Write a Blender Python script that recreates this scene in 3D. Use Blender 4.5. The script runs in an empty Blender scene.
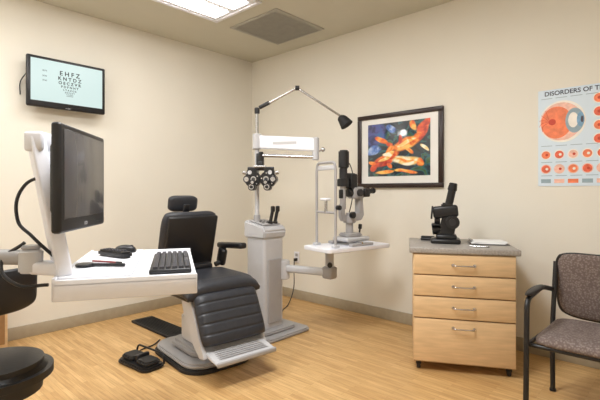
import bpy, bmesh, math, random
from mathutils import Vector, Matrix, Euler
random.seed(4)
scene = bpy.context.scene
scene.view_settings.view_transform = 'Standard'
PI = math.pi

def lin(c):
    return tuple(((v/255)/12.92 if v/255 <= 0.04045 else (((v/255)+0.055)/1.055)**2.4) for v in c)

# ---------------------------------------------------------------- materials
def mat(name, rgb, rough=0.5, metal=0.0, var=0.06, scale=20.0, bump=0.0, coat=0.0, bscale=None, stretch=None):
    m = bpy.data.materials.new(name); m.use_nodes = True
    nt = m.node_tree; b = nt.nodes['Principled BSDF']
    b.inputs['Roughness'].default_value = rough
    b.inputs['Metallic'].default_value = metal
    b.inputs['Coat Weight'].default_value = coat
    b.inputs['Coat Roughness'].default_value = 0.04
    tc = nt.nodes.new('ShaderNodeTexCoord'); mp = nt.nodes.new('ShaderNodeMapping')
    nt.links.new(tc.outputs['Object'], mp.inputs['Vector'])
    if stretch: mp.inputs['Scale'].default_value = stretch
    n = nt.nodes.new('ShaderNodeTexNoise'); n.inputs['Scale'].default_value = scale
    n.inputs['Detail'].default_value = 4
    nt.links.new(mp.outputs['Vector'], n.inputs['Vector'])
    r = nt.nodes.new('ShaderNodeValToRGB')
    c = lin(rgb)
    r.color_ramp.elements[0].position = 0.3; r.color_ramp.elements[1].position = 0.7
    r.color_ramp.elements[0].color = tuple(max(0, v*(1-var)) for v in c)+(1,)
    r.color_ramp.elements[1].color = tuple(min(1, v*(1+var)) for v in c)+(1,)
    nt.links.new(n.outputs['Fac'], r.inputs['Fac'])
    nt.links.new(r.outputs['Color'], b.inputs['Base Color'])
    if bump > 0:
        n2 = nt.nodes.new('ShaderNodeTexNoise'); n2.inputs['Scale'].default_value = bscale or scale*4
        nt.links.new(mp.outputs['Vector'], n2.inputs['Vector'])
        bp = nt.nodes.new('ShaderNodeBump'); bp.inputs['Strength'].default_value = bump
        bp.inputs['Distance'].default_value = 0.002
        nt.links.new(n2.outputs['Fac'], bp.inputs['Height'])
        nt.links.new(bp.outputs['Normal'], b.inputs['Normal'])
    return m

def emis(name, rgb, strength, base=0.02):
    m = bpy.data.materials.new(name); m.use_nodes = True
    b = m.node_tree.nodes['Principled BSDF']
    b.inputs['Base Color'].default_value = (base,base,base,1)
    b.inputs['Emission Color'].default_value = lin(rgb)+(1,)
    b.inputs['Emission Strength'].default_value = strength
    return m

M_wall = mat('wall_paint', (228,223,211), 0.75, var=0.012, scale=3, bump=0.25, bscale=180)
M_ceil = mat('ceiling_paint', (202,199,184), 0.85, var=0.02, scale=4, bump=0.4, bscale=150)
M_base = mat('baseboard_vinyl', (166,154,132), 0.5)
M_white = mat('white_plastic', (228,229,236), 0.4, var=0.02)
M_cream = mat('offwhite_enamel', (190,190,193), 0.35, var=0.02)
M_cream2 = mat('grey_enamel', (160,158,159), 0.4, var=0.02)
M_black = mat('black_plastic', (22,22,25), 0.4, var=0.1)
M_matte = mat('matte_black', (14,14,16), 0.7)
M_leather = mat('black_leather', (42,44,50), 0.42, var=0.12, scale=40, bump=0.3, bscale=300)
M_leather_b = mat('stool_vinyl', (22,22,25), 0.35, var=0.1, bump=0.2)
M_metal = mat('brushed_metal', (190,190,192), 0.25, 1.0, var=0.05)
M_dmetal = mat('dark_metal', (70,70,74), 0.3, 0.9)
M_maple = mat('maple_wood', (212,180,138), 0.45, var=0.10, scale=6, stretch=(1,1,9), bump=0.05)
M_mapled = mat('maple_edge', (150,114,76), 0.5, var=0.1)
M_lam = mat('grey_laminate', (152,146,140), 0.4, var=0.22, scale=90)
M_paper = mat('paper', (238,238,238), 0.7, var=0.01)
M_key = mat('keycaps', (60,60,66), 0.5)
M_red = mat('red_plastic', (120,34,34), 0.4)
M_rubber = mat('black_rubber', (32,30,30), 0.65, var=0.2, scale=60)
M_vent = mat('vent_grey', (172,170,162), 0.6)
M_ventd = mat('vent_louver', (160,158,150), 0.7)
M_light = emis('diffuser', (255,253,250), 11.0)
M_lens = mat('glass_dark', (30,40,50), 0.05, 0.0, coat=1)

def fabric():
    m = mat('chair_fabric', (122,104,98), 0.85, var=0.25, scale=120)
    nt = m.node_tree; b = nt.nodes['Principled BSDF']
    v = nt.nodes.new('ShaderNodeTexVoronoi'); v.inputs['Scale'].default_value = 95
    tc = [n for n in nt.nodes if n.type=='TEX_COORD'][0]
    nt.links.new(tc.outputs['Object'], v.inputs['Vector'])
    r = nt.nodes.new('ShaderNodeValToRGB')
    r.color_ramp.elements[0].position=0.15; r.color_ramp.elements[0].color = lin((142,130,124))+(1,)
    r.color_ramp.elements[1].position=0.6; r.color_ramp.elements[1].color = lin((106,92,88))+(1,)
    nt.links.new(v.outputs['Distance'], r.inputs['Fac']); nt.links.new(r.outputs['Color'], b.inputs['Base Color'])
    return m
M_fabric = fabric()

def floor_mat():
    m = bpy.data.materials.new('oak_vinyl_floor'); m.use_nodes = True
    nt = m.node_tree; b = nt.nodes['Principled BSDF']
    tc = nt.nodes.new('ShaderNodeTexCoord')
    mp = nt.nodes.new('ShaderNodeMapping')
    nt.links.new(tc.outputs['Object'], mp.inputs['Vector'])
    br = nt.nodes.new('ShaderNodeTexBrick'); br.inputs['Scale'].default_value = 1.0
    br.inputs['Brick Width'].default_value = 0.42; br.inputs['Row Height'].default_value = 0.03
    br.inputs['Mortar Size'].default_value = 0.0008
    br.inputs['Color1'].default_value = lin((214,178,124))+(1,)
    br.inputs['Color2'].default_value = lin((193,153,100))+(1,)
    br.inputs['Mortar'].default_value = lin((172,132,82))+(1,)
    nt.links.new(mp.outputs['Vector'], br.inputs['Vector'])
    mp2 = nt.nodes.new('ShaderNodeMapping'); mp2.inputs['Scale'].default_value = (2.2,30,1)
    nt.links.new(tc.outputs['Object'], mp2.inputs['Vector'])
    n = nt.nodes.new('ShaderNodeTexNoise'); n.inputs['Scale'].default_value = 2.5; n.inputs['Detail'].default_value = 6
    nt.links.new(mp2.outputs['Vector'], n.inputs['Vector'])
    r = nt.nodes.new('ShaderNodeValToRGB')
    r.color_ramp.elements[0].position=0.35; r.color_ramp.elements[0].color=(0.80,0.75,0.69,1)
    r.color_ramp.elements[1].position=0.62; r.color_ramp.elements[1].color=(1.02,1.01,1.0,1)
    nt.links.new(n.outputs['Fac'], r.inputs['Fac'])
    mx = nt.nodes.new('ShaderNodeMix'); mx.data_type='RGBA'; mx.blend_type='MULTIPLY'
    mx.inputs[0].default_value = 0.9
    nt.links.new(br.outputs['Color'], mx.inputs[6]); nt.links.new(r.outputs['Color'], mx.inputs[7])
    nt.links.new(mx.outputs[2], b.inputs['Base Color'])
    b.inputs['Roughness'].default_value = 0.42
    return m
M_floor = floor_mat()

# ---------------------------------------------------------------- helpers
def group(name, loc=(0,0,0), yaw=0.0):
    e = bpy.data.objects.new(name, None); e.empty_display_size = 0.1
    scene.collection.objects.link(e)
    e.location = loc; e.rotation_euler = (0,0,yaw)
    return e
def WG(name, loc):   # group whose parts are given in world coordinates
    e = group(name, loc); e['w'] = 1
    return e
def link(ob, parent, m):
    scene.collection.objects.link(ob)
    if m is not None: ob.data.materials.append(m)
    if parent is not None:
        ob.parent = parent
        if 'w' in parent: ob.matrix_parent_inverse = Matrix.Translation(parent.location).inverted()
    return ob
def smooth(ob, ang=0.7):
    for p in ob.data.polygons: p.use_smooth = True
    bm = bmesh.new(); bm.from_mesh(ob.data)
    for e in bm.edges:
        if len(e.link_faces)==2 and e.calc_face_angle(0) > ang: e.smooth = False
    bm.to_mesh(ob.data); bm.free()
def box(name, size, loc, m, parent=None, bevel=0.004, rot=(0,0,0), seg=2):
    bm = bmesh.new(); bmesh.ops.create_cube(bm, size=1.0)
    for v in bm.verts: v.co = Vector((v.co.x*size[0], v.co.y*size[1], v.co.z*size[2]))
    if bevel > 0:
        bmesh.ops.bevel(bm, geom=bm.edges[:], offset=min(bevel, min(size)*0.48), segments=seg, affect='EDGES', profile=0.5)
    me = bpy.data.meshes.new(name); bm.to_mesh(me); bm.free()
    ob = bpy.data.objects.new(name, me); ob.location = loc; ob.rotation_euler = rot
    link(ob, parent, m); smooth(ob, 0.9); return ob
def beam(name, p0, p1, wx, wy, m, parent=None, bevel=.01, roll=0.0, seg=3):
    p0=Vector(p0);p1=Vector(p1);d=p1-p0
    ob=box(name,(wx,wy,d.length),tuple((p0+p1)/2),m,parent,bevel,seg=seg)
    q=d.to_track_quat('Z','Y'); ob.rotation_euler=(q.to_matrix().to_4x4()@Matrix.Rotation(roll,4,'Z')).to_euler(); return ob
def cyl(name, p0, p1, r, m, parent=None, r2=None, seg=28, bevel=0.0):
    p0=Vector(p0); p1=Vector(p1); d=p1-p0; L=d.length
    bm = bmesh.new()
    bmesh.ops.create_cone(bm, cap_ends=True, segments=seg, radius1=r, radius2=(r if r2 is None else r2), depth=L)
    if bevel>0:
        es=[e for e in bm.edges if len(e.link_faces)==2 and e.calc_face_angle(0)>1.0]
        bmesh.ops.bevel(bm, geom=es, offset=bevel, segments=3, affect='EDGES')
    me=bpy.data.meshes.new(name); bm.to_mesh(me); bm.free()
    ob=bpy.data.objects.new(name, me); ob.location=(p0+p1)/2
    ob.rotation_euler = d.to_track_quat('Z','Y').to_euler()
    link(ob,parent,m); smooth(ob,0.7); return ob
def ball(name, loc, rad, m, parent=None, rot=(0,0,0)):
    bm=bmesh.new(); bmesh.ops.create_uvsphere(bm,u_segments=28,v_segments=16,radius=1)
    for v in bm.verts: v.co=Vector((v.co.x*rad[0],v.co.y*rad[1],v.co.z*rad[2]))
    me=bpy.data.meshes.new(name); bm.to_mesh(me); bm.free()
    ob=bpy.data.objects.new(name,me); ob.location=loc; ob.rotation_euler=rot
    link(ob,parent,m); smooth(ob,3); return ob
def tube(name, pts, r, m, parent=None, curved=True):
    cu=bpy.data.curves.new(name,'CURVE'); cu.dimensions='3D'; cu.bevel_depth=r; cu.bevel_resolution=4
    cu.use_fill_caps=True; cu.resolution_u=10
    if curved:
        sp=cu.splines.new('BEZIER'); sp.bezier_points.add(len(pts)-1)
        for b,p in zip(sp.bezier_points,pts): b.co=p; b.handle_left_type=b.handle_right_type='AUTO'
    else:
        sp=cu.splines.new('POLY'); sp.points.add(len(pts)-1)
        for b,p in zip(sp.points,pts): b.co=(p[0],p[1],p[2],1)
    ob=bpy.data.objects.new(name,cu); link(ob,parent,m); return ob
def rtube(name, pts, r, m, parent=None, rad=0.05):
    P=[Vector(p) for p in pts]; out=[P[0]]
    for i in range(1,len(P)-1):
        a=(P[i-1]-P[i]); b=(P[i+1]-P[i]); k=min(rad,a.length*.45,b.length*.45)
        A=P[i]+a.normalized()*k; B=P[i]+b.normalized()*k
        for t in range(7):
            t/=6; out.append(A*(1-t)**2+P[i]*2*t*(1-t)+B*t*t)
    out.append(P[-1])
    return tube(name,out,r,m,parent,curved=False)
def mesh(name, vs, fs, m, parent=None, sm=False, bevel=0):
    me=bpy.data.meshes.new(name); me.from_pydata([tuple(v) for v in vs],[],fs); me.update()
    bm=bmesh.new(); bm.from_mesh(me); bmesh.ops.recalc_face_normals(bm,faces=bm.faces[:])
    if bevel>0: bmesh.ops.bevel(bm,geom=[e for e in bm.edges if e.calc_face_angle(0)>0.5],offset=bevel,segments=2,affect='EDGES')
    bm.to_mesh(me); bm.free()
    ob=bpy.data.objects.new(name,me); link(ob,parent,m)
    if sm or bevel>0: smooth(ob,0.8)
    return ob
def prism(name, poly, axis, a, b, m, parent=None, bevel=0.004):
    f={'y':lambda p,t:(p[0],t,p[1]),'z':lambda p,t:(p[0],p[1],t),'x':lambda p,t:(t,p[0],p[1])}[axis]
    n=len(poly); vs=[f(p,a) for p in poly]+[f(p,b) for p in poly]
    fs=[list(range(n))[::-1],list(range(n,2*n))]+[[i,(i+1)%n,n+(i+1)%n,n+i] for i in range(n)]
    return mesh(name,vs,fs,m,parent,bevel=bevel)
def boxes(name, lst, m, parent=None):
    vs=[];fs=[]
    for c,s in lst:
        o=len(vs)
        for dz in(-1,1):
            k=0.86 if dz>0 else 1
            for dx,dy in((-1,-1),(1,-1),(1,1),(-1,1)):
                vs.append((c[0]+dx*s[0]/2*k,c[1]+dy*s[1]/2*k,c[2]+dz*s[2]/2))
        fs+=[[o,o+3,o+2,o+1],[o+4,o+5,o+6,o+7]]+[[o+i,o+(i+1)%4,o+4+(i+1)%4,o+4+i] for i in range(4)]
    return mesh(name,vs,fs,m,parent)
def rrect(w,h,r,n=6,cx=0,cy=0):
    out=[]
    for sx,sy,a0 in((1,1,0),(-1,1,PI/2),(-1,-1,PI),(1,-1,1.5*PI)):
        for i in range(n+1):
            a=a0+i/n*PI/2
            out.append((cx+sx*(w/2-r)+r*math.cos(a),cy+sy*(h/2-r)+r*math.sin(a)))
    return out
def pad(name, lx, wy, t, nch, m, parent, loc, rot=(0,0,0), groove=0.008, curve=0.0, power=8, corner=0.10, taper=0.0):
    NX,NY=72,24; vs=[]; 
    def pt(i,j,top):
        u=-1+2*i/NX; v=-1+2*j/NY
        e=max(0,(1-abs(u)**power)*(1-abs(v)**power))**0.5
        x=lx/2*u*(1-corner*abs(v)**6); y=wy/2*v*(1-corner*abs(u)**6*(lx/wy if lx<wy else 1))*(1-taper*(u+1)/2)
        g=0
        if nch>1:
            s=(u+1)/2*nch; dd=abs(s-round(s))
            if 0<round(s)<nch: g=groove*math.exp(-(dd*lx/nch/0.006)**2)
        z=(t*(0.45+0.55*e)-g*e+curve*(v*v)) if top else (t*0.45*(1-e)*0.6+curve*v*v)
        return (x,y,z)
    for top in(1,0):
        for i in range(NX+1):
            for j in range(NY+1): vs.append(pt(i,j,top))
    W=NY+1; o=(NX+1)*W; fs=[]
    for i in range(NX):
        for j in range(NY):
            a=i*W+j; fs.append([a,a+W,a+W+1,a+1]); fs.append([o+a,o+a+1,o+a+W+1,o+a+W])
    for i in range(NX):
        for j in(0,NY):
            a=i*W+j; fs.append([a,a+W,o+a+W,o+a])
    for j in range(NY):
        for i in(0,NX):
            a=i*W+j; fs.append([a,a+1,o+a+1,o+a])
    ob=mesh(name,vs,fs,m,parent); ob.location=loc; ob.rotation_euler=rot; smooth(ob,1.2); return ob
def text(name, s, size, loc, rot, m, parent, align='CENTER', ext=0.0004, off=0.0):
    cu=bpy.data.curves.new(name,'FONT'); cu.body=s; cu.size=size; cu.align_x=align; cu.align_y='CENTER'; cu.extrude=ext; cu.offset=off
    ob=bpy.data.objects.new(name,cu); ob.location=loc; ob.rotation_euler=rot; link(ob,parent,m); return ob

# ---------------------------------------------------------------- room
RX,RY,H=4.5,-4.1,2.74
box('floor',(RX+.2,-RY+.2,0.1),(RX/2,RY/2,-0.05),M_floor,bevel=0)
box('ceiling',(RX+.2,-RY+.2,0.1),(RX/2,RY/2,H+0.05),M_ceil,bevel=0)
box('wall_left',(0.1,-RY+.2,H),(-0.05,RY/2,H/2),M_wall,bevel=0)
box('wall_right',(RX,0.1,H),(RX/2,0.05,H/2),M_wall,bevel=0)
box('wall_back',(RX,0.1,H),(RX/2,RY-0.05,H/2),M_wall,bevel=0)
box('wall_east',(0.1,-RY+.2,H),(RX+0.05,RY/2,H/2),M_wall,bevel=0)
box('baseboard_left',(0.012,-RY,0.10),(0.006,RY/2,0.05),M_base,bevel=0.003)
box('baseboard_right',(RX-0.012,0.012,0.10),(RX/2+0.006,-0.006,0.05),M_base,bevel=0.003)
box('baseboard_back',(RX,0.012,0.10),(RX/2,RY+0.006,0.05),M_base,bevel=0.003)

def troffer(x0,x1,y0,y1,name='ceiling_light_fixture'):
    g=WG(name,((x0+x1)/2,(y0+y1)/2,H))
    w=x1-x0; l=y1-y0; cx=(x0+x1)/2; cy=(y0+y1)/2
    for s in(-1,1):
        box('frame_side',(0.03,l,0.012),(cx+s*(w/2-.015),cy,H-0.006),M_white,g,0.003)
        box('frame_end',(w-.06,0.03,0.012),(cx,cy+s*(l/2-.015),H-0.006),M_white,g,0.003)
    box('pan',(w-.06,l-.06,0.003),(cx,cy,H-0.002),M_white,g,0)
    for s in(-1,1):
        box('diffuser',(w*.30,l-.16,0.008),(cx+s*w*.21,cy,H-0.008),M_light,g,0.002)
    return g
troffer(0.72,1.34,-2.27,-1.05)
troffer(2.35,2.97,-2.95,-1.73)  # unseen troffer, put in to give soft fill
troffer(0.72,1.34,-3.95,-2.75)  # another unseen troffer added for fill

g=WG('ceiling_air_vent',(1.025,-0.57,H))
box('frame',(0.64,0.64,0.010),(1.025,-0.57,H-0.005),M_vent,g,0.003)
boxes('louvers',[((1.025,-0.57-0.285+i*0.019,H-0.013),(0.58,0.010,0.006)) for i in range(31)],M_ventd,g)

g=WG('reflection_lamp',(0.02,-3.5,2.2))  # unseen wall lamp, added so its globe reflects in the koi picture
box('backplate',(0.03,0.14,0.2),(0.016,-3.5,2.2),M_metal,g)
ball('globe',(0.107,-3.5,2.22),(0.06,0.06,0.06),emis('reflection_lamp_glow',(255,252,245),28),g)

g=WG('wood_storage_cabinet',(0.14,-2.9,0))
box('carcass',(0.24,0.6,0.5),(0.135,-2.88,0.25),M_maple,g)
box('door_leaf',(0.015,0.56,0.42),(0.262,-2.88,0.27),M_mapled,g)
box('pull',(0.02,0.10,0.01),(0.278,-2.88,0.44),M_metal,g)

g=WG('wall_outlet',(0.75,-0.005,0.455))
box('plate',(0.075,0.006,0.12),(0.75,-0.004,0.455),M_white,g,0.002)
for dz in(-.025,.025): box('socket',(0.035,0.006,0.032),(0.75,-0.008,0.455+dz),M_cream2,g,0.002)
box('plug',(0.03,0.035,0.03),(0.75,-0.024,0.43),M_black,g)

# ---------------------------------------------------------------- wall TV with acuity chart
g=WG('wall_monitor',(0.1,-2.118,2.06))
cy,cz=-2.118,2.06
box('bezel',(0.035,0.61,0.408),(0.10,cy,cz),M_black,g,0.012)
box('rear_housing',(0.03,0.44,0.28),(0.07,cy,cz),M_black,g,0.01)
box('screen',(0.004,0.555,0.335),(0.1175,cy,cz+0.012),emis('lcd_white',(218,240,236),0.95),g,0.001)
box('mount_arm',(0.06,0.1,0.1),(0.03,cy,cz),M_dmetal,g)
tube('cable',[(0.06,-2.41,2.12),(0.02,-2.44,2.05),(0.012,-2.44,1.95)],0.004,M_black,g)
RT=(PI/2,0,PI/2); sx=0.1215
for k,(s,sz,z) in enumerate([('E H F Z',.050,2.150),('K N T D Z',.040,2.108),('O E C Z V R',.033,2.072),('P D F N H T',.026,2.042),('L T A Z O S',.020,2.017),('E O F L C V',.015,1.997),('T Z V E C L',.011,1.982),('O H P N T D',.009,1.970)]):
    text('chart_line_%d'%k,s,sz,(sx,cy+0.01,z),RT,M_matte,g,off=.0008 if k<3 else .0004)
for z,s,yy in((2.150,'20/70',-.18),(2.108,'20/50',-.18),(2.072,'20/40',-.18)):
    text('chart_label',s,.015,(sx,cy+yy,z),RT,M_matte,g)
text('logo_mark','monitor',.014,(0.1185,cy,1.868),RT,M_cream,g)

# ---------------------------------------------------------------- koi picture
g=WG('framed_koi_picture',(2.0,-0.02,1.55))
X0,X1,Z0,Z1=1.575,2.43,1.21,1.89
M_frame=mat('espresso_frame',(40,22,18),0.3,var=.15,scale=30,stretch=(1,1,1))
for nm,s,l in(('frame_top',(X1-X0,.03,.04),((X0+X1)/2,-.016,Z1-.02)),('frame_bottom',(X1-X0,.03,.04),((X0+X1)/2,-.016,Z0+.02)),
              ('frame_left',(.04,.03,Z1-Z0-.08),(X0+.02,-.016,(Z0+Z1)/2)),('frame_right',(.04,.03,Z1-Z0-.08),(X1-.02,-.016,(Z0+Z1)/2))):
    box(nm,s,l,M_frame,g,0.004)
box('mat_board',(X1-X0-.07,.008,Z1-Z0-.07),((X0+X1)/2,-.012,(Z0+Z1)/2),mat('mat_board',(232,230,226),.25,coat=.6,var=.01),g,0)
AX0,AX1,AZ0,AZ1=1.69,2.315,1.315,1.80
def koi_material():
    m=bpy.data.materials.new('koi_print'); m.use_nodes=True; nt=m.node_tree; N=nt.nodes; Lk=nt.links; b=N['Principled BSDF']
    tc=N.new('ShaderNodeTexCoord')
    sc=N.new('ShaderNodeMapping'); sc.vector_type='POINT'; sc.inputs['Location'].default_value=(.5,0,.5); sc.inputs['Scale'].default_value=(1/(AX1-AX0),0,1/(AZ1-AZ0))
    Lk.new(tc.outputs['Object'],sc.inputs['Vector'])
    nz=N.new('ShaderNodeTexNoise'); nz.inputs['Scale'].default_value=3.2; nz.inputs['Detail'].default_value=1.0
    Lk.new(sc.outputs['Vector'],nz.inputs['Vector'])
    sub=N.new('ShaderNodeVectorMath'); sub.operation='SUBTRACT'; sub.inputs[1].default_value=(.5,.5,.5); Lk.new(nz.outputs['Color'],sub.inputs[0])
    sca=N.new('ShaderNodeVectorMath'); sca.operation='SCALE'; sca.inputs['Scale'].default_value=.16; Lk.new(sub.outputs[0],sca.inputs[0])
    add=N.new('ShaderNodeVectorMath'); add.operation='ADD'; Lk.new(sc.outputs['Vector'],add.inputs[0]); Lk.new(sca.outputs[0],add.inputs[1])
    def ramp(fac,els):
        r=N.new('ShaderNodeValToRGB'); cr=r.color_ramp
        cr.elements[0].position=els[0][0]; cr.elements[0].color=lin(els[0][1])+(1,)
        cr.elements[1].position=els[-1][0]; cr.elements[1].color=lin(els[-1][1])+(1,)
        for p,c in els[1:-1]: e=cr.elements.new(p); e.color=lin(c)+(1,)
        Lk.new(fac,r.inputs['Fac']); return r.outputs['Color']
    n1=N.new('ShaderNodeTexNoise'); n1.inputs['Scale'].default_value=4; n1.inputs['Distortion'].default_value=1.8; Lk.new(sc.outputs['Vector'],n1.inputs['Vector'])
    col=ramp(n1.outputs['Fac'],[(.30,(8,14,18)),(.42,(16,40,60)),(.50,(14,28,38)),(.58,(30,92,104)),(.66,(60,96,56)),(.75,(16,26,22))])
    n2=N.new('ShaderNodeTexNoise'); n2.inputs['Scale'].default_value=7; n2.inputs['Distortion'].default_value=.6; Lk.new(sc.outputs['Vector'],n2.inputs['Vector'])
    pal={'O':[(.35,(220,84,22)),(.5,(248,138,40)),(.62,(252,196,96))],
         'R':[(.35,(170,34,18)),(.5,(224,76,30)),(.65,(246,140,60))],
         'Y':[(.35,(244,166,70)),(.5,(250,210,124)),(.62,(255,246,220))],
         'B':[(.35,(40,60,140)),(.5,(90,130,200)),(.62,(170,190,226))],
         'V':[(.35,(30,34,90)),(.5,(70,76,150)),(.65,(30,100,160))],
         'K':[(.35,(10,18,26)),(.65,(16,40,52))]}
    cols={k:ramp(n2.outputs['Fac'],v) for k,v in pal.items()}
    # cx, cz, half length, half width, angle, palette  (body, then tail/fins, then pale back markings)
    E=[(.12,.80,.20,.22,0,'V'),(.08,.50,.14,.09,20,'B'),(.40,.88,.10,.05,-30,'B'),
       (.90,.84,.07,.22,-20,'R'),(.76,.92,.05,.10,30,'O'),
       (.30,.32,.22,.085,28,'R'),(.10,.18,.08,.05,60,'R'),(.08,.26,.07,.03,0,'O'),(.36,.22,.07,.03,-50,'O'),
       (.62,.58,.25,.105,24,'O'),(.36,.50,.09,.05,60,'O'),(.34,.42,.08,.035,0,'Y'),(.66,.44,.09,.035,-45,'O'),(.54,.68,.09,.03,80,'R'),(.82,.70,.07,.07,20,'R'),
       (.62,.60,.16,.035,24,'Y'),(.30,.34,.13,.025,28,'Y'),
       (.62,.28,.22,.065,-8,'Y'),(.86,.22,.08,.05,-50,'O'),(.62,.29,.14,.02,-8,'O'),
       (.24,.68,.12,.05,-30,'O'),(.36,.60,.05,.04,20,'R'),
       (.30,.08,.18,.04,6,'O'),(.92,.50,.08,.04,-40,'Y'),(.64,.09,.16,.035,-12,'O')]
    for cx,cz_,a,bb,ang,k in E:
        ml=N.new('ShaderNodeMapping'); ml.vector_type='TEXTURE'
        ml.inputs['Location'].default_value=(cx,0,cz_); ml.inputs['Rotation'].default_value=(0,-math.radians(ang),0); ml.inputs['Scale'].default_value=(a,1,bb)
        Lk.new(add.outputs[0],ml.inputs['Vector'])
        mu=N.new('ShaderNodeVectorMath'); mu.operation='MULTIPLY'; mu.inputs[1].default_value=(1,0,1); Lk.new(ml.outputs[0],mu.inputs[0])
        ln=N.new('ShaderNodeVectorMath'); ln.operation='LENGTH'; Lk.new(mu.outputs[0],ln.inputs[0])
        mr=N.new('ShaderNodeMapRange'); mr.inputs['From Min'].default_value=1.12; mr.inputs['From Max'].default_value=.86; Lk.new(ln.outputs['Value'],mr.inputs['Value'])
        mx=N.new('ShaderNodeMix'); mx.data_type='RGBA'; Lk.new(mr.outputs[0],mx.inputs[0]); Lk.new(col,mx.inputs[6]); Lk.new(cols[k],mx.inputs[7]); col=mx.outputs[2]
    Lk.new(col,b.inputs['Base Color']); b.inputs['Roughness'].default_value=.35; b.inputs['Coat Weight'].default_value=1; b.inputs['Coat Roughness'].default_value=.04
    return m
box('print',(AX1-AX0,.003,AZ1-AZ0),((AX0+AX1)/2,-.0175,(AZ0+AZ1)/2),koi_material(),g,0)

# ---------------------------------------------------------------- poster
g=WG('eye_anatomy_poster',(3.4,-0.004,1.555))
px0,px1,pz0,pz1=3.135,3.665,1.215,1.895
box('sheet',(px1-px0,.003,pz1-pz0),((px0+px1)/2,-.003,(pz0+pz1)/2),mat('poster_paper',(212,226,238),.5,var=.01),g,0)
RP=(PI/2,0,0)
M_navy=mat('ink_navy',(36,44,70),.6)
text('title','DISORDERS OF THE EYE',.0425,((px0+px1)/2+.004,-.0055,1.866),RP,M_navy,g,off=.0008)
def disc(name,x,z,rx,rz,m,k=0):
    n=36; vs=[(x+rx*math.cos(2*PI*i/n),-.0052-k*.0005,z+rz*math.sin(2*PI*i/n)) for i in range(n)]
    me=bpy.data.meshes.new(name); me.from_pydata(vs,[],[list(range(n))]); me.update()
    ob=bpy.data.objects.new(name,me); link(ob,g,m); return ob
I_or=mat('ink_orange',(238,126,80),.5,var=.2,scale=25); I_dr=mat('ink_red',(226,100,66),.5,var=.2,scale=40)
I_sc=mat('ink_sclera',(240,234,224),.5); I_bl=mat('ink_iris',(120,160,190),.5,var=.2,scale=60); I_pk=mat('ink_pink',(240,190,170),.5,var=.15,scale=40); I_dk=mat('ink_dark',(70,60,70),.5)
I_gr=mat('ink_grey',(150,170,180),.6,var=.1); I_mac=mat('ink_macula',(200,60,30),.5)
disc('eyeball_sclera',3.285,1.665,.140,.145,I_sc,0)
disc('eyeball_choroid',3.278,1.665,.128,.132,I_pk,1)
disc('eyeball_vitreous',3.250,1.66,.096,.112,I_or,2)
disc('eyeball_interior',3.36,1.665,.055,.085,I_gr,3)
disc('lens_body',3.352,1.668,.030,.052,I_sc,4)
disc('iris',3.395,1.668,.022,.05,I_bl,5); disc('pupil',3.404,1.668,.008,.022,I_dk,6)
disc('fundus_spot',3.225,1.665,.022,.022,I_mac,5)
for k in range(5):
    a=PI*.6+k*.45; tube('vessel_%d'%k,[(3.21,-.0068,1.665),(3.21+.05*math.cos(a),-.0068,1.665+.05*math.sin(a)),(3.225+.085*math.cos(a+.2),-.0068,1.665+.095*math.sin(a+.2))],.0012,I_mac,g)
for r,z in enumerate((1.435,1.335,1.25)):
    for c in range(6):
        x=3.185+c*.083
        if r==2: box('swatch',(.062,.0004,.028),(x,-.0056,z),[I_pk,I_or,I_gr][(c+r)%3],g,0)
        else:
            disc('small_eye_rim',x,z,.033,.033,I_sc if r==0 else I_pk,1); disc('small_eye',x,z,.027,.027,[I_or,I_dr,I_pk][(c+r)%3],2); disc('small_eye_centre',x+.006,z,.009,.009,[I_mac,I_sc][(c+r)%2],3)
for z in(1.80,1.71,1.62,1.53):
    for x in(3.50,3.60):
        disc('side_eye_rim',x,z,.036,.036,I_sc,1); disc('side_eye',x,z,.03,.03,[I_or,I_dr][int(z*100)%2],2); disc('side_eye_c',x,z,.01,.01,I_mac,3)
for z in(1.835,1.50,1.385,1.29):
    for k in range(5): box('caption_line',(.07,.0004,.004),(3.19+k*.09,-.0056,z-.002),I_gr,g,0)

# ---------------------------------------------------------------- drawer cart
YC=math.radians(28.8)
g=group('drawer_cart',(2.735,-0.445,0),YC)
W,Dp=.625,.55
box('carcass',(W,Dp,.715),(0,0,.055+.715/2),M_maple,g,0.003)
box('worktop',(.675,.60,.038),(0,0,.791),M_lam,g,0.006)
for z0,z1,hz in((.635,.765,.700),(.495,.629,.562),(.352,.489,.424),(.065,.346,.295)):
    box('drawer_front',(W-.012,.018,z1-z0-.003),(0,-Dp/2-.009,(z0+z1)/2),M_maple,g,0.002)
    box('drawer_gap',(W-.008,.006,.006),(0,-Dp/2-.001,z0-.003),M_mapled,g,0)
    rtube('drawer_pull',[(-.065,-Dp/2-.018,hz),(-.058,-Dp/2-.045,hz),(.058,-Dp/2-.045,hz),(.065,-Dp/2-.018,hz)],.0048,M_metal,g,rad=.03)
    for s in(-1,1): cyl('pull_rose',(s*.065,-Dp/2-.017,hz),(s*.065,-Dp/2-.022,hz),.010,M_metal,g)
for sx_ in(-1,1):
    for sy in(-1,1):
        X=sx_*(W/2-.035); Y=sy*(Dp/2-.035)
        cyl('caster_wheel',(X-.012,Y,.024),(X+.012,Y,.024),.024,M_rubber,g,bevel=.004)
        box('caster_fork',(.034,.03,.03),(X,Y,.043),M_black,g,.004)

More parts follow.
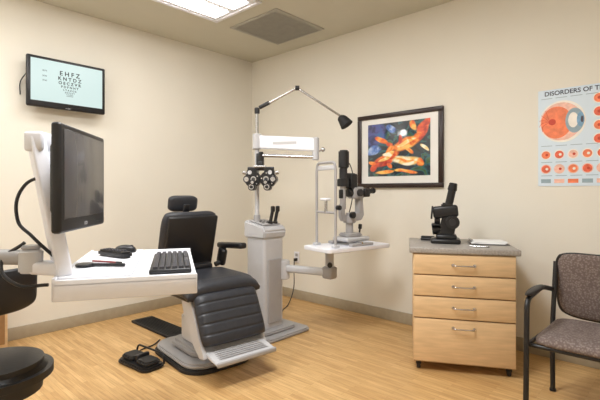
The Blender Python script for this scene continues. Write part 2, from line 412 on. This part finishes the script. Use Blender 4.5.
T=.811
g=group('lensmeter',(2.655,-0.48,T),math.radians(25))
box('base',(.20,.18,.032),(0,0,.0165),M_black,g,.012)
box('foot_pad',(.14,.14,.035),(.005,0,.045),M_black,g,.012)
prism('stand_neck',[(-.055,.05),(.055,.05),(.070,.12),(.070,.22),(.045,.285),(-.03,.285),(-.025,.18),(-.04,.10)],'y',-.042,.042,M_black,g,.010)
box('optical_housing',(.17,.095,.085),(0,0,.222),M_black,g,.018,rot=(0,math.radians(-6),0),seg=3)
cyl('eyepiece_tube',(.02,-.01,.26),(.045,-.02,.375),.027,M_black,g,bevel=.003)
cyl('eyepiece',(.044,-.02,.372),(.054,-.024,.425),.033,M_matte,g,r2=.027,bevel=.004)
cyl('power_drum',(.045,-.03,.150),(.045,-.075,.150),.048,M_black,g,bevel=.005)
cyl('power_drum_cap',(.045,-.075,.150),(.045,-.079,.150),.024,M_dmetal,g)
cyl('lens_stop',(-.075,0,.160),(-.035,0,.160),.026,M_dmetal,g)
box('lens_table',(.06,.13,.012),(-.065,0,.13),M_black,g,.003)
cyl('lamp_house',(-.09,0,.09),(-.01,0,.10),.036,M_black,g,bevel=.004)
cyl('axis_wheel',(-.098,0,.215),(-.086,0,.214),.048,M_black,g,bevel=.002)
g=group('black_marker_case',(2.49,-0.42,T),math.radians(20))
box('case_body',(.10,.05,.022),(0,0,.011),M_black,g,.008); box('case_lid',(.095,.045,.010),(0,0,.026),M_matte,g,.004)
g=group('paper_clipboard',(2.893,-0.325,T),math.radians(28.8))
box('board',(.25,.19,.004),(0,0,.003),M_dmetal,g,.001)
for i in range(5): box('sheet',(.215,.17,.003),(0.003*i-.006,.002*i-.004,.0065+.003*i),M_paper,g,0.0005,rot=(0,0,.035*i-.05))
box('clip',(.02,.08,.012),(-.112,0,.026),M_metal,g,.004)
g=group('pen',(2.93,-0.58,T),math.radians(12))
cyl('barrel',(-.06,0,.006),(.05,0,.006),.0045,M_metal,g); cyl('tip',(.05,0,.006),(.066,0,.006),.0045,M_black,g,r2=.001)

# ---------------------------------------------------------------- waiting chair
g=group('waiting_armchair',(3.62,-0.76,0),0)
pad('seat_cushion',.50,.53,.065,1,M_fabric,g,(0,-.01,.385),rot=(0,0,PI/2),power=7,corner=.07)
pad('back_cushion',.40,.53,.06,1,M_fabric,g,(0,.235,.622),rot=(0,math.radians(-78),-PI/2),power=5,corner=.12,curve=.02)
pad('back_shell',.41,.54,.02,1,M_black,g,(0,.245,.622),rot=(0,math.radians(-78),-PI/2),power=5,corner=.12,curve=.02)
for s in(-1,1):
    X=s*.285
    rtube('arm_frame',[(X,-.29,0.012),(X,-.27,.625),(X,.02,.642),(X*.97,.25,.59)],.0135,M_black,g,rad=.06)
    rtube('rear_leg',[(X*.95,.20,0.012),(X*.95,.19,.38),(X*.93,.25,.76)],.0135,M_black,g,rad=.08)
    cyl('seat_rail',(X,-.28,.39),(X*.95,.20,.385),.011,M_black,g)
    ball('arm_pad',(X,-.12,.647),(.026,.16,.016),M_black,g)
    for y in(-.29,.20): cyl('glide',(X*(1 if y<0 else .95),y,0),(X*(1 if y<0 else .95),y,.014),.017,M_black,g)
cyl('front_rail',(-.285,-.24,.385),(.285,-.24,.385),.011,M_black,g)
cyl('rear_rail',(-.27,.19,.36),(.27,.19,.36),.011,M_black,g)

# ---------------------------------------------------------------- exam chair (faces +X)
g=group('ophthalmic_exam_chair',(1.345,-1.64,0),math.radians(-7))
prism('base_skirt',rrect(.70,.52,.16,8),'z',0,.028,M_rubber,g,.006)
prism('base_plate',rrect(.67,.49,.15,8),'z',.028,.062,M_cream2,g,.012)
prism('base_cover',rrect(.42,.34,.08,6,.02,0),'z',.062,.12,M_cream2,g,.02)
prism('lift_column',rrect(.27,.24,.05,6,.02,0),'z',.12,.30,M_cream,g,.012)
prism('lift_sleeve',rrect(.22,.19,.04,6,.02,0),'z',.30,.46,M_cream,g,.008)
prism('seat_bracket',[(-.14,.43),(.22,.43),(.26,.48),(-.18,.48)],'y',-.19,.19,M_cream2,g,.008)
box('seat_pan',(.46,.50,.035),(.06,0,.485),M_black,g,.012)
pad('seat_cushion',.50,.55,.115,1,M_leather,g,(.06,0,.482),power=9,corner=.05)
pad('seat_bolster',.13,.55,.12,1,M_leather,g,(.27,0,.476),rot=(0,math.radians(14),0),power=4,corner=.04)
br=math.radians(-74)
pad('back_cushion',.48,.45,.10,6,M_leather,g,(-.195,.012,.780),rot=(0,br,0),power=7,corner=.10,curve=.03)
box('back_shell',(.46,.40,.03),(-.207,.012,.770),M_black,g,.014,rot=(0,br,0))
box('back_hinge',(.06,.30,.18),(-.15,0,.55),M_black,g,.02,rot=(0,math.radians(18),0))
box('headrest_post',(.16,.05,.015),(-.285,0.01,1.00),M_dmetal,g,.004,rot=(0,br,0))
pad('headrest',.125,.24,.085,1,M_leather,g,(-.305,0.01,1.075),rot=(0,math.radians(-78),0),power=3.5,corner=.22)
Y=.300
box('armrest_pad',(.36,.065,.045),(-.09,Y,.755),M_black,g,.018,rot=(0,math.radians(-4),0),seg=4)
rtube('armrest_bracket',[(-.20,Y-.08,.60),(-.20,Y-.01,.62),(-.20,Y,.74)],.020,M_black,g,rad=.03)
box('armrest_hub',(.09,.05,.14),(-.20,Y-.02,.66),M_black,g,.02,rot=(0,math.radians(18),0))
lr=math.radians(64)
pad('leg_cushion',.33,.47,.07,5,M_leather,g,(.375,0,.360),rot=(0,lr,0),power=8,corner=.06,groove=.007)
for s in(-1,1):
    prism('leg_side_plate',[(.16,.47),(.30,.48),(.445,.225),(.48,.16),(.42,.145),(.33,.21),(.20,.38)],'y',s*.222-.012,s*.222+.012,M_cream,g,.004)
prism('footplate',[(.40,.185),(.44,.170),(.60,.150),(.605,.162),(.45,.195),(.41,.21)],'y',-.215,.215,M_cream,g,.004)
boxes('footplate_treads',[((.465+.02*i,0,.1915-.0032*i),(.008,.36,.006)) for i in range(6)],M_cream2,g)
box('footplate_lip',(.02,.43,.030),(.605,0,.157),M_cream2,g,.008)
g=group('foot_switch_pedal',(1.20,-2.03,0),math.radians(6))
prism('pedal_body',rrect(.34,.17,.05,6),'z',0,.03,M_black,g,.01)
for s in(-1,1): prism('pedal',rrect(.13,.12,.03,5,s*.085,.0),'z',.03,.06,M_rubber,g,.010)
rtube('guard',[(-.16,.07,.02),(-.15,.075,.085),(.15,.075,.085),(.16,.07,.02)],.007,M_black,g,rad=.03)
box('center_post',(.03,.10,.05),(0,.01,.05),M_dmetal,g,.008)
tube('switch_cord',[(-.14,.06,.015),(-.22,.14,.008),(-.24,.26,.008),(-.30,.36,.008)],.005,M_black,g)
g=WG('floor_cable_tray',(.58,-1.54,0))
box('tray_body',(.66,.20,.022),(.58,-1.54,.011),M_rubber,g,.006)
boxes('tray_ribs',[((.58,-1.54-.08+.02*i,.0245),(.62,.010,.006)) for i in range(9)],M_matte,g)

# ---------------------------------------------------------------- instrument stand
g=WG('ophthalmic_instrument_stand',(1.31,-0.98,0))
prism('floor_plate',rrect(.56,.52,.06,6,1.29,-.95),'z',0,.03,M_cream2,g,.010)
prism('plate_step',rrect(.40,.38,.05,6,1.29,-.97),'z',.03,.055,M_cream2,g,.010)
prism('pedestal',rrect(.225,.225,.03,6,1.30,-.98),'z',.055,.80,M_cream,g,.004)
prism('pedestal_fascia',rrect(.03,.15,.01,4,1.412,-.98),'z',.10,.62,M_cream2,g,.004)
prism('pedestal_head',[(1.17,.79),(1.42,.79),(1.435,.85),(1.41,.89),(1.17,.935)],'y',-1.105,-.855,M_cream,g,.012)
box('control_panel',(.19,.19,.010),(1.30,-.985,.918),M_cream2,g,.004,rot=(0,math.radians(10),0))
for i in range(3):
    for j in range(3): box('button',(.022,.022,.006),(1.26+.04*i,-1.03+.04*j,.93-.007*i),M_black if (i+j)%2 else M_dmetal,g,.003,rot=(0,math.radians(10),0))
for k,(x,y) in enumerate(((1.37,-.93),(1.37,-.985))):
    cyl('handle_well',(x,y,.90),(x,y,.925),.022,M_black,g)
    cyl('diagnostic_handle',(x,y,.92),(x+.01,y+.015,1.01),.014,M_black,g,bevel=.003)
    box('diagnostic_head',(.03,.03,.05),(x+.012,y+.018,1.03),M_black,g,.008)
px_,py_=1.256,-1.03
cyl('main_pole',(px_,py_,.90),(px_,py_,1.62),.019,M_cream,g)
cyl('pole_collar',(px_,py_,.91),(px_,py_,.98),.028,M_cream2,g,bevel=.004)
cyl('pole_upper',(px_,py_,1.62),(px_,py_,1.86),.013,M_metal,g)
cyl('pole_clamp',(px_,py_,1.53),(px_,py_,1.66),.038,M_cream,g,bevel=.006)
cyl('lamp_joint',(px_,py_,1.83),(px_,py_,1.88),.022,M_black,g,bevel=.004)
E=Vector((1.552,-.851,2.03)); Lh=Vector((1.81,-.605,1.80))
cyl('lamp_lower_arm',(px_,py_,1.865),E,.010,M_metal,g)
cyl('lamp_elbow',E+Vector((-.012,-.012,0)),E+Vector((.012,.012,0)),.020,M_black,g)
cyl('lamp_upper_arm',E,Lh,.009,M_metal,g)
box('lamp_spring_cover',(.10,.03,.03),(1.31,-.997,1.90),M_black,g,.008,rot=(0,math.radians(-25),math.radians(31)))
dl=Vector((.45,.20,-.7)).normalized()
cyl('lamp_neck',Lh,Lh+dl*.03,.016,M_matte,g)
cyl('lamp_shade',Lh+dl*.03,Lh+dl*.10,.040,M_matte,g,r2=.056,bevel=.004)
ball('lamp_shade_top',Lh+dl*.035,(.042,.042,.036),M_matte,g)
A0=Vector((px_,py_,1.60)); A1=Vector((1.70,-.79,1.585)); ang=math.atan2(A1.y-A0.y,A1.x-A0.x); L=(A1-A0).xy.length
dirv=Vector((math.cos(ang),math.sin(ang),0)); nrm=Vector((-math.sin(ang),math.cos(ang),0))
vs=[]
prof=[(0.02,1.645),(L+.0,1.61),(L+.0,1.50),(.03,1.535)]
for s in(-.03,.03):
    for a,z in prof: p=A0+dirv*a+nrm*s; vs.append((p.x,p.y,z))
mesh('balance_arm',vs,[[3,2,1,0],[4,5,6,7]]+[[i,(i+1)%4,4+(i+1)%4,4+i] for i in range(4)],M_white,g,bevel=.008)
box('arm_badge',(.20,.002,.02),tuple(A0+dirv*.25-nrm*.031+Vector((0,0,-.025))),M_cream,g,0,rot=(0,0,ang))
cyl('arm_end_hub',(A1.x,A1.y,1.43),(A1.x,A1.y,1.615),.028,M_cream,g,bevel=.006)
tip=A1+dirv*.06+Vector((0,0,-.07))
ball('arm_end_tip',tuple(tip),(.018,.018,.02),M_metal,g)
cyl('arm_end_handle',(A1.x,A1.y,1.49),tuple(tip),.008,M_metal,g)
B0=Vector((1.36,-1.08,1.47)); B1=Vector((A1.x,A1.y,1.455))
cyl('phoropter_arm',B0,B1,.014,M_metal,g)
cyl('phoropter_drop',(1.36,-1.08,1.40),(1.36,-1.08,1.50),.020,M_black,g,bevel=.004)
box('phoropter_yoke',(.06,.05,.10),(1.345,-1.075,1.44),M_black,g,.01,rot=(0,0,math.radians(33)))
cyl('swing_pivot',(1.42,-.87,.44),(1.42,-.87,.60),.045,M_cream,g,bevel=.008)
box('pivot_block',(.08,.10,.10),(1.385,-.90,.52),M_cream,g,.01)
S0=Vector((1.42,-.87,.53)); S1=Vector((1.82,-.76,.53)); a2=math.atan2(S1.y-S0.y,S1.x-S0.x)
box('swing_arm',((S1-S0).length,.065,.06),tuple((S0+S1)/2),M_cream,g,.018,rot=(0,0,a2),seg=3)
cyl('swing_riser',(1.82,-.76,.48),(1.82,-.76,.70),.034,M_cream,g,bevel=.008)
box('riser_foot',(.10,.09,.10),(1.82,-.76,.53),M_cream2,g,.02)
cyl('lock_knob',(1.855,-.80,.60),(1.875,-.825,.60),.020,M_black,g,bevel=.003)
TC=Vector((1.935,-.675)); ty=math.radians(-12)
tb=prism('instrument_table',rrect(.33,.64,.03,5),'z',-.016,.016,M_white,g,.005); tb.location=(TC.x,TC.y,.740); tb.rotation_euler=(0,0,ty)
box('table_bracket',(.16,.20,.03),(1.86,-.74,.710),M_cream2,g,.006,rot=(0,0,ty))

tube('power_cord',[(0.75,-0.045,.425),(.80,-.10,.33),(.83,-.14,.14),(.87,-.25,.02),(.98,-.45,.008),(1.12,-.62,.010)],.005,M_black)

# phoropter
g=group('phoropter',(1.38,-1.10,1.275),math.radians(42.8-10))
box('crossbar',(.22,.022,.03),(0,0,.085),M_dmetal,g,.006)
box('hanger',(.045,.04,.07),(0,0,.11),M_black,g,.008)
cyl('level_knob',(-.05,-.02,.10),(.05,-.02,.10),.010,M_metal,g)
for s in(-1,1):
    cx=s*.064
    cyl('lens_battery',(cx,-.03,0),(cx,.03,0),.066,M_black,g,bevel=.008)
    cyl('upper_lobe',(cx+s*.008,-.028,.055),(cx+s*.008,.028,.055),.040,M_black,g,bevel=.006)
    cyl('sphere_dial',(cx+s*.045,-.036,.0),(cx+s*.045,.036,.0),.030,M_dmetal,g,bevel=.004)
    cyl('sphere_dial_rim',(cx+s*.045,-.040,.0),(cx+s*.045,-.035,.0),.020,M_metal,g)
    cyl('cylinder_dial',(cx,-.05,-.062),(cx,.015,-.062),.030,M_black,g,bevel=.004)
    cyl('axis_dial_ring',(cx,-.054,-.062),(cx,-.049,-.062),.022,M_metal,g)
    cyl('axis_knob',(cx,-.066,-.062),(cx,-.053,-.062),.012,M_black,g)
    cyl('aperture_ring',(cx-s*.012,-.036,0),(cx-s*.012,-.030,0),.024,M_metal,g)
    cyl('aperture',(cx-s*.012,-.038,0),(cx-s*.012,-.034,0),.014,M_lens,g)
    cyl('scale_plate',(cx+s*.02,-.034,.055),(cx+s*.02,-.029,.055),.017,M_cream,g)
    cyl('cross_cylinder',(cx-s*.01,-.062,-.025),(cx-s*.01,-.050,-.025),.020,M_black,g)
    cyl('cross_cylinder_rim',(cx-s*.01,-.064,-.025),(cx-s*.01,-.061,-.025),.013,M_metal,g)
    cyl('side_knob',(cx+s*.06,0,.05),(cx+s*.085,0,.055),.014,M_metal,g)
    for k in range(5):
        a=k*1.25+.5; cyl('screw',(cx+.05*math.cos(a),-.033,.05*math.sin(a)),(cx+.05*math.cos(a),-.029,.05*math.sin(a)),.006,M_metal,g)
box('nose_bridge',(.03,.03,.05),(0,0,.0),M_dmetal,g,.006)

# ---------------------------------------------------------------- slit lamp (local +X = away from patient)
g=group('slit_lamp_microscope',(TC.x,TC.y,.7565),math.radians(78))
for s in(-1,1):
    box('frame_foot',(.05,.04,.02),(-.22,s*.115,.01),M_cream,g,.004)
cfr=[(-.22,-.115,.0),(-.22,-.115,.59),(-.22,-.10,.64),(-.22,.10,.64),(-.22,.115,.59),(-.22,.115,.0)]
rtube('chin_rest_frame',cfr,.0105,M_cream2,g,rad=.04)
box('forehead_band',(.014,.21,.035),(-.215,0,.60),M_cream,g,.004)
rtube('cross_rail',[(-.22,-.115,.26),(-.22,.115,.26)],.009,M_cream2,g)
box('chin_cup',(.05,.08,.02),(-.225,0,.36),M_white,g,.008)
cyl('chin_post',(-.22,0,.26),(-.22,0,.35),.012,M_metal,g)
cyl('chin_knob',(-.22,-.135,.30),(-.22,-.165,.30),.018,M_black,g)
cyl('fixation_arm',(-.22,.1,.63),(-.10,.05,.655),.003,M_metal,g)
for s in(-1,1):
    box('rail_cover',(.22,.045,.020),(.03,s*.125,.011),M_cream2,g,.004)
cyl('axle',(.02,-.15,.024),(.02,.15,.024),.008,M_metal,g)
box('slide_base',(.24,.18,.035),(.04,0,.045),M_cream,g,.012)
prism('base_dome',rrect(.17,.15,.05,6,.03,0),'z',.06,.090,M_cream2,g,.010)
cyl('joystick',(.125,0,.06),(.135,0,.13),.007,M_dmetal,g); cyl('joystick_grip',(.133,0,.115),(.138,0,.155),.015,M_black,g,bevel=.003)
cyl('column',(.02,0,.08),(.02,0,.25),.030,M_cream2,g)
cyl('arm_hub',(.02,0,.17),(.02,0,.225),.052,M_cream2,g,bevel=.005)
prism('microscope_arm',[(.02,.18),(.13,.19),(.155,.23),(.14,.37),(.10,.37),(.100,.25),(.02,.235)],'y',-.030,.030,M_cream2,g,.006)
box('microscope_body',(.11,.085,.095),(.09,0,.41),M_cream2,g,.012)
cyl('objective',(.04,0,.41),(.000,0,.41),.034,M_black,g,bevel=.003)
box('prism_housing',(.06,.13,.07),(.160,0,.41),M_black,g,.012)
for s in(-1,1):
    cyl('eyepiece',(.18,s*.033,.415),(.245,s*.030,.425),.019,M_black,g,bevel=.002)
    cyl('eye_cup',(.242,s*.030,.425),(.262,s*.029,.428),.024,M_matte,g,bevel=.003)
cyl('magnification_drum',(.09,-.060,.41),(.09,-.040,.41),.030,M_dmetal,g,bevel=.003)
cyl('magnification_drum_far',(.09,.040,.41),(.09,.060,.41),.030,M_dmetal,g,bevel=.003)
cyl('slit_width_knob',(.0,-.075,.235),(.0,-.045,.235),.026,M_black,g,bevel=.003)
prism('lamp_arm',[(.0,.18),(-.06,.185),(-.080,.22),(-.080,.32),(-.045,.32),(-.04,.235),(.0,.225)],'y',-.022,.022,M_cream2,g,.005)
cyl('slit_column',(-.05,0,.28),(-.05,0,.46),.024,M_cream2,g)
box('mirror_head',(.05,.04,.07),(-.052,0,.40),M_black,g,.006)
cyl('filter_wheel',(-.045,0,.46),(-.045,0,.52),.048,M_black,g,bevel=.004)
cyl('slit_lens',(-.045,0,.52),(-.045,0,.60),.032,M_dmetal,g,bevel=.003)
box('lamp_bracket',(.12,.06,.05),(.0,0,.54),M_black,g,.006)
cyl('lamp_house',(-.04,0,.60),(-.04,0,.745),.042,M_black,g,bevel=.010)
box('rear_control',(.07,.08,.12),(.04,0,.50),M_black,g,.010)
tube('lamp_cable',[(-.03,.03,.70),(.08,.05,.62),(.10,.05,.40),(.06,.07,.15),(.10,.10,.03)],.004,M_black,g)

# ---------------------------------------------------------------- workstation arm and tray
g=group('workstation_tray',(2.232,-2.578,0),math.radians(59))
x0,x1,y0,y1=-.24,.24,-.315,.41; tz=.865
box('tray_deck',(x1-x0,y1-y0,.012),(0,(y0+y1)/2,tz-.006),M_white,g,.004)
box('tray_lip_near',(x1-x0,.012,.075),(0,y0+.006,tz-.025),M_white,g,.004)
box('tray_lip_far',(x1-x0,.012,.075),(0,y1-.006,tz-.025),M_white,g,.004)
box('tray_lip_back',(.012,y1-y0,.08),(x0+.006,(y0+y1)/2,tz-.020),M_white,g,.004)
box('keyboard_shelf_edge',(.014,y1-y0,.05),(x1-.007,(y0+y1)/2,tz-.027),M_white,g,.006)
box('tray_inner_step',(.24,y1-y0-.05,.018),(-.11,(y0+y1)/2,tz+.009),M_white,g,.006)
box('tray_under_box',(.34,.50,.05),(-.03,.05,tz-.045),M_cream2,g,.01)
g2=WG('monitor_support_arm',(2.28,-2.96,.95))
hb=Vector((2.315,-2.885,.875)); ht=Vector((2.225,-2.950,1.375))
beam('upright_cover',hb,ht,.10,.05,M_white,g2,.010,roll=math.radians(45))
box('upright_head',(.065,.10,.07),tuple(ht+Vector((0.01,0.01,-.02))),M_white,g2,.010,rot=(0,0,math.radians(50)))
hub=Vector((2.265,-2.975,0))
cyl('lower_hub',(hub.x,hub.y,.895),(hub.x,hub.y,.975),.038,M_cream,g2,bevel=.006)
cyl('hub_cap',(hub.x,hub.y,.975),(hub.x,hub.y,.99),.030,M_cream2,g2,bevel=.004)
beam('hub_to_tray',(2.265,-2.975,.915),(2.33,-2.87,.90),.07,.045,M_white,g2,.012)
el=Vector((1.74,-3.37,.95)); h=Vector((hub.x,hub.y,.945))
a=math.atan2(el.y-hub.y,el.x-hub.x)
box('extension_link',((el-h).length,.06,.052),tuple((el+h)/2),M_cream2,g2,.022,rot=(0,0,a),seg=4)
cyl('elbow_hub',(el.x,el.y,.89),(el.x,el.y,1.01),.045,M_cream,g2,bevel=.006)
box('wall_link',(.07,.70,.055),(el.x,-3.72,.95),M_cream2,g2,.022,seg=4)
box('wall_bracket',(.14,.03,.30),(el.x,-4.083,.95),M_cream2,g2,.008)
tube('monitor_cable_loop',[(2.27,-2.91,1.24),(2.21,-2.98,1.20),(2.20,-3.00,1.08),(2.26,-2.97,1.02),(2.32,-2.90,.93)],.006,M_black,g2)
tube('tray_cable',[(2.25,-2.99,1.0),(2.21,-3.05,.93),(2.27,-3.02,.86),(2.33,-2.94,.855)],.006,M_black,g2)
g=group('computer_monitor',(2.305,-2.823,1.222),math.radians(50.8))
box('bezel_frame',(.032,.45,.36),(0,0,0),M_black,g,.010)
box('screen',(.003,.40,.295),(.0165,0,.014),mat('lcd_off',(70,70,74),.25,var=.02,coat=.3),g,.0005)
box('rear_shell',(.035,.32,.24),(-.03,0,0),M_black,g,.014)
box('vesa_plate',(.03,.11,.11),(-.055,0,.03),M_dmetal,g,.004)
cyl('tilt_joint',(-.065,0,.06),(-.115,-.0,.08),.026,M_cream,g)
text('badge','LCD',.016,(.0175,0,-.160),(PI/2,0,PI/2),M_cream,g)
for k in range(4): box('button',(.004,.010,.004),(.0165,.12+.02*k,-.162),M_dmetal,g,.001)
def TR(x,y): 
    c,s=math.cos(math.radians(59)),math.sin(math.radians(59)); return (2.232+c*x-s*y,-2.578+s*x+c*y)
p=TR(.145,-.02); g=group('computer_keyboard',(p[0],p[1],.866),math.radians(59))
box('case',(.155,.45,.018),(0,0,.010),M_black,g,.006)
ks=[]
for r in range(6):
    for c in range(20):
        if r==0 and 5<c<11: continue
        ks.append(((.062-.0235*r,-.205+.0216*c,.023),(.019,.0175,.010)))
ks.append(((.062,-.205+.0216*8,.023),(.019,.105,.010)))
boxes('keys',ks,M_key,g)
zt=.883
p=TR(-.07,.30); g=group('computer_mouse',(p[0],p[1],zt+.002),math.radians(40))
prism('shell_base',rrect(.105,.06,.028,8),'z',0,.012,M_black,g,.004)
ball('shell_top',(0,0,.014),(.050,.029,.020),M_black,g); ball('wheel',(.03,0,.028),(.010,.004,.006),M_dmetal,g)
p=TR(-.10,.16); g=group('handheld_remote',(p[0],p[1],zt+.001),math.radians(10))
prism('remote_body',rrect(.20,.055,.02,5),'z',0,.028,M_black,g,.008)
boxes('remote_buttons',[((-.06+.02*i,.012*j,.030),(.012,.008,.006)) for i in range(7) for j in(-1,0,1)],M_key,g)
p=TR(-.11,-.02); g=group('ballpoint_pen',(p[0],p[1],zt+.001),math.radians(25))
cyl('barrel',(-.07,0,.005),(.05,0,.005),.004,M_red,g); cyl('cap',(.05,0,.005),(.075,0,.005),.0045,M_black,g)
p=TR(-.15,-.10); g=group('occluder_paddle',(p[0],p[1],zt+.001),math.radians(40))
cyl('handle',(0,0,.008),(.13,0,.008),.007,M_black,g); cyl('disc',(-.03,0,.002),(-.03,0,.012),.034,M_black,g,bevel=.002)

# ---------------------------------------------------------------- stool
g=WG('rolling_stool',(2.12,-3.05,0))
c=(2.12,-3.05)
cyl('seat_cushion',(c[0],c[1],.475),(c[0],c[1],.565),.185,M_leather_b,g,seg=56,bevel=.032)
cyl('seat_pan',(c[0],c[1],.455),(c[0],c[1],.478),.15,M_black,g)
cyl('gas_column',(c[0],c[1],.10),(c[0],c[1],.46),.025,M_metal,g)
for k in range(5):
    a=2*PI*k/5+.3; e=(c[0]+.27*math.cos(a),c[1]+.27*math.sin(a))
    cyl('star_leg',(c[0],c[1],.12),(e[0],e[1],.075),.022,M_black,g,r2=.014)
    cyl('caster',(e[0]-.012,e[1],.028),(e[0]+.012,e[1],.028),.028,M_rubber,g,bevel=.004)
    cyl('caster_stem',(e[0],e[1],.04),(e[0],e[1],.08),.008,M_metal,g)
rtube('back_support',[(c[0]-.05,c[1],.465),(c[0]-.27,c[1]+.02,.47),(c[0]-.275,c[1]+.02,.70)],.014,M_black,g,rad=.06)
pad('back_cushion',.19,.42,.055,1,M_leather_b,g,(1.865,-3.035,.750),rot=(0,math.radians(-84),0),power=3.5,corner=.16,curve=.05)

# ---------------------------------------------------------------- camera, lights
cam=bpy.data.cameras.new('camera'); co=bpy.data.objects.new('camera',cam); scene.collection.objects.link(co)
co.location=(3.98,-3.44,1.18); co.rotation_euler=(PI/2,0,math.radians(42.8))
cam.sensor_width=36; cam.lens=430/600*36; cam.shift_y=-9/600; cam.clip_start=.05
scene.camera=co
def area(name,loc,sx_,sy_,w,col=(.97,.985,1)):
    l=bpy.data.lights.new(name,'AREA'); l.shape='RECTANGLE'; l.size=sx_; l.size_y=sy_; l.energy=w; l.color=col
    o=bpy.data.objects.new(name,l); o.location=loc; scene.collection.objects.link(o); return o
area('fill_lamp_center',(2.66,-2.34,H-.02),.55,1.1,52)  # area lamp added under the unseen troffer to carry the fill
area('fill_lamp_back',(1.03,-3.35,H-.02),.55,1.1,15)  # weaker fill lamp added under the rear troffer
w=bpy.data.worlds.new('world'); scene.world=w; w.use_nodes=True
w.node_tree.nodes['Background'].inputs[0].default_value=(.9,.88,.82,1); w.node_tree.nodes['Background'].inputs[1].default_value=.3
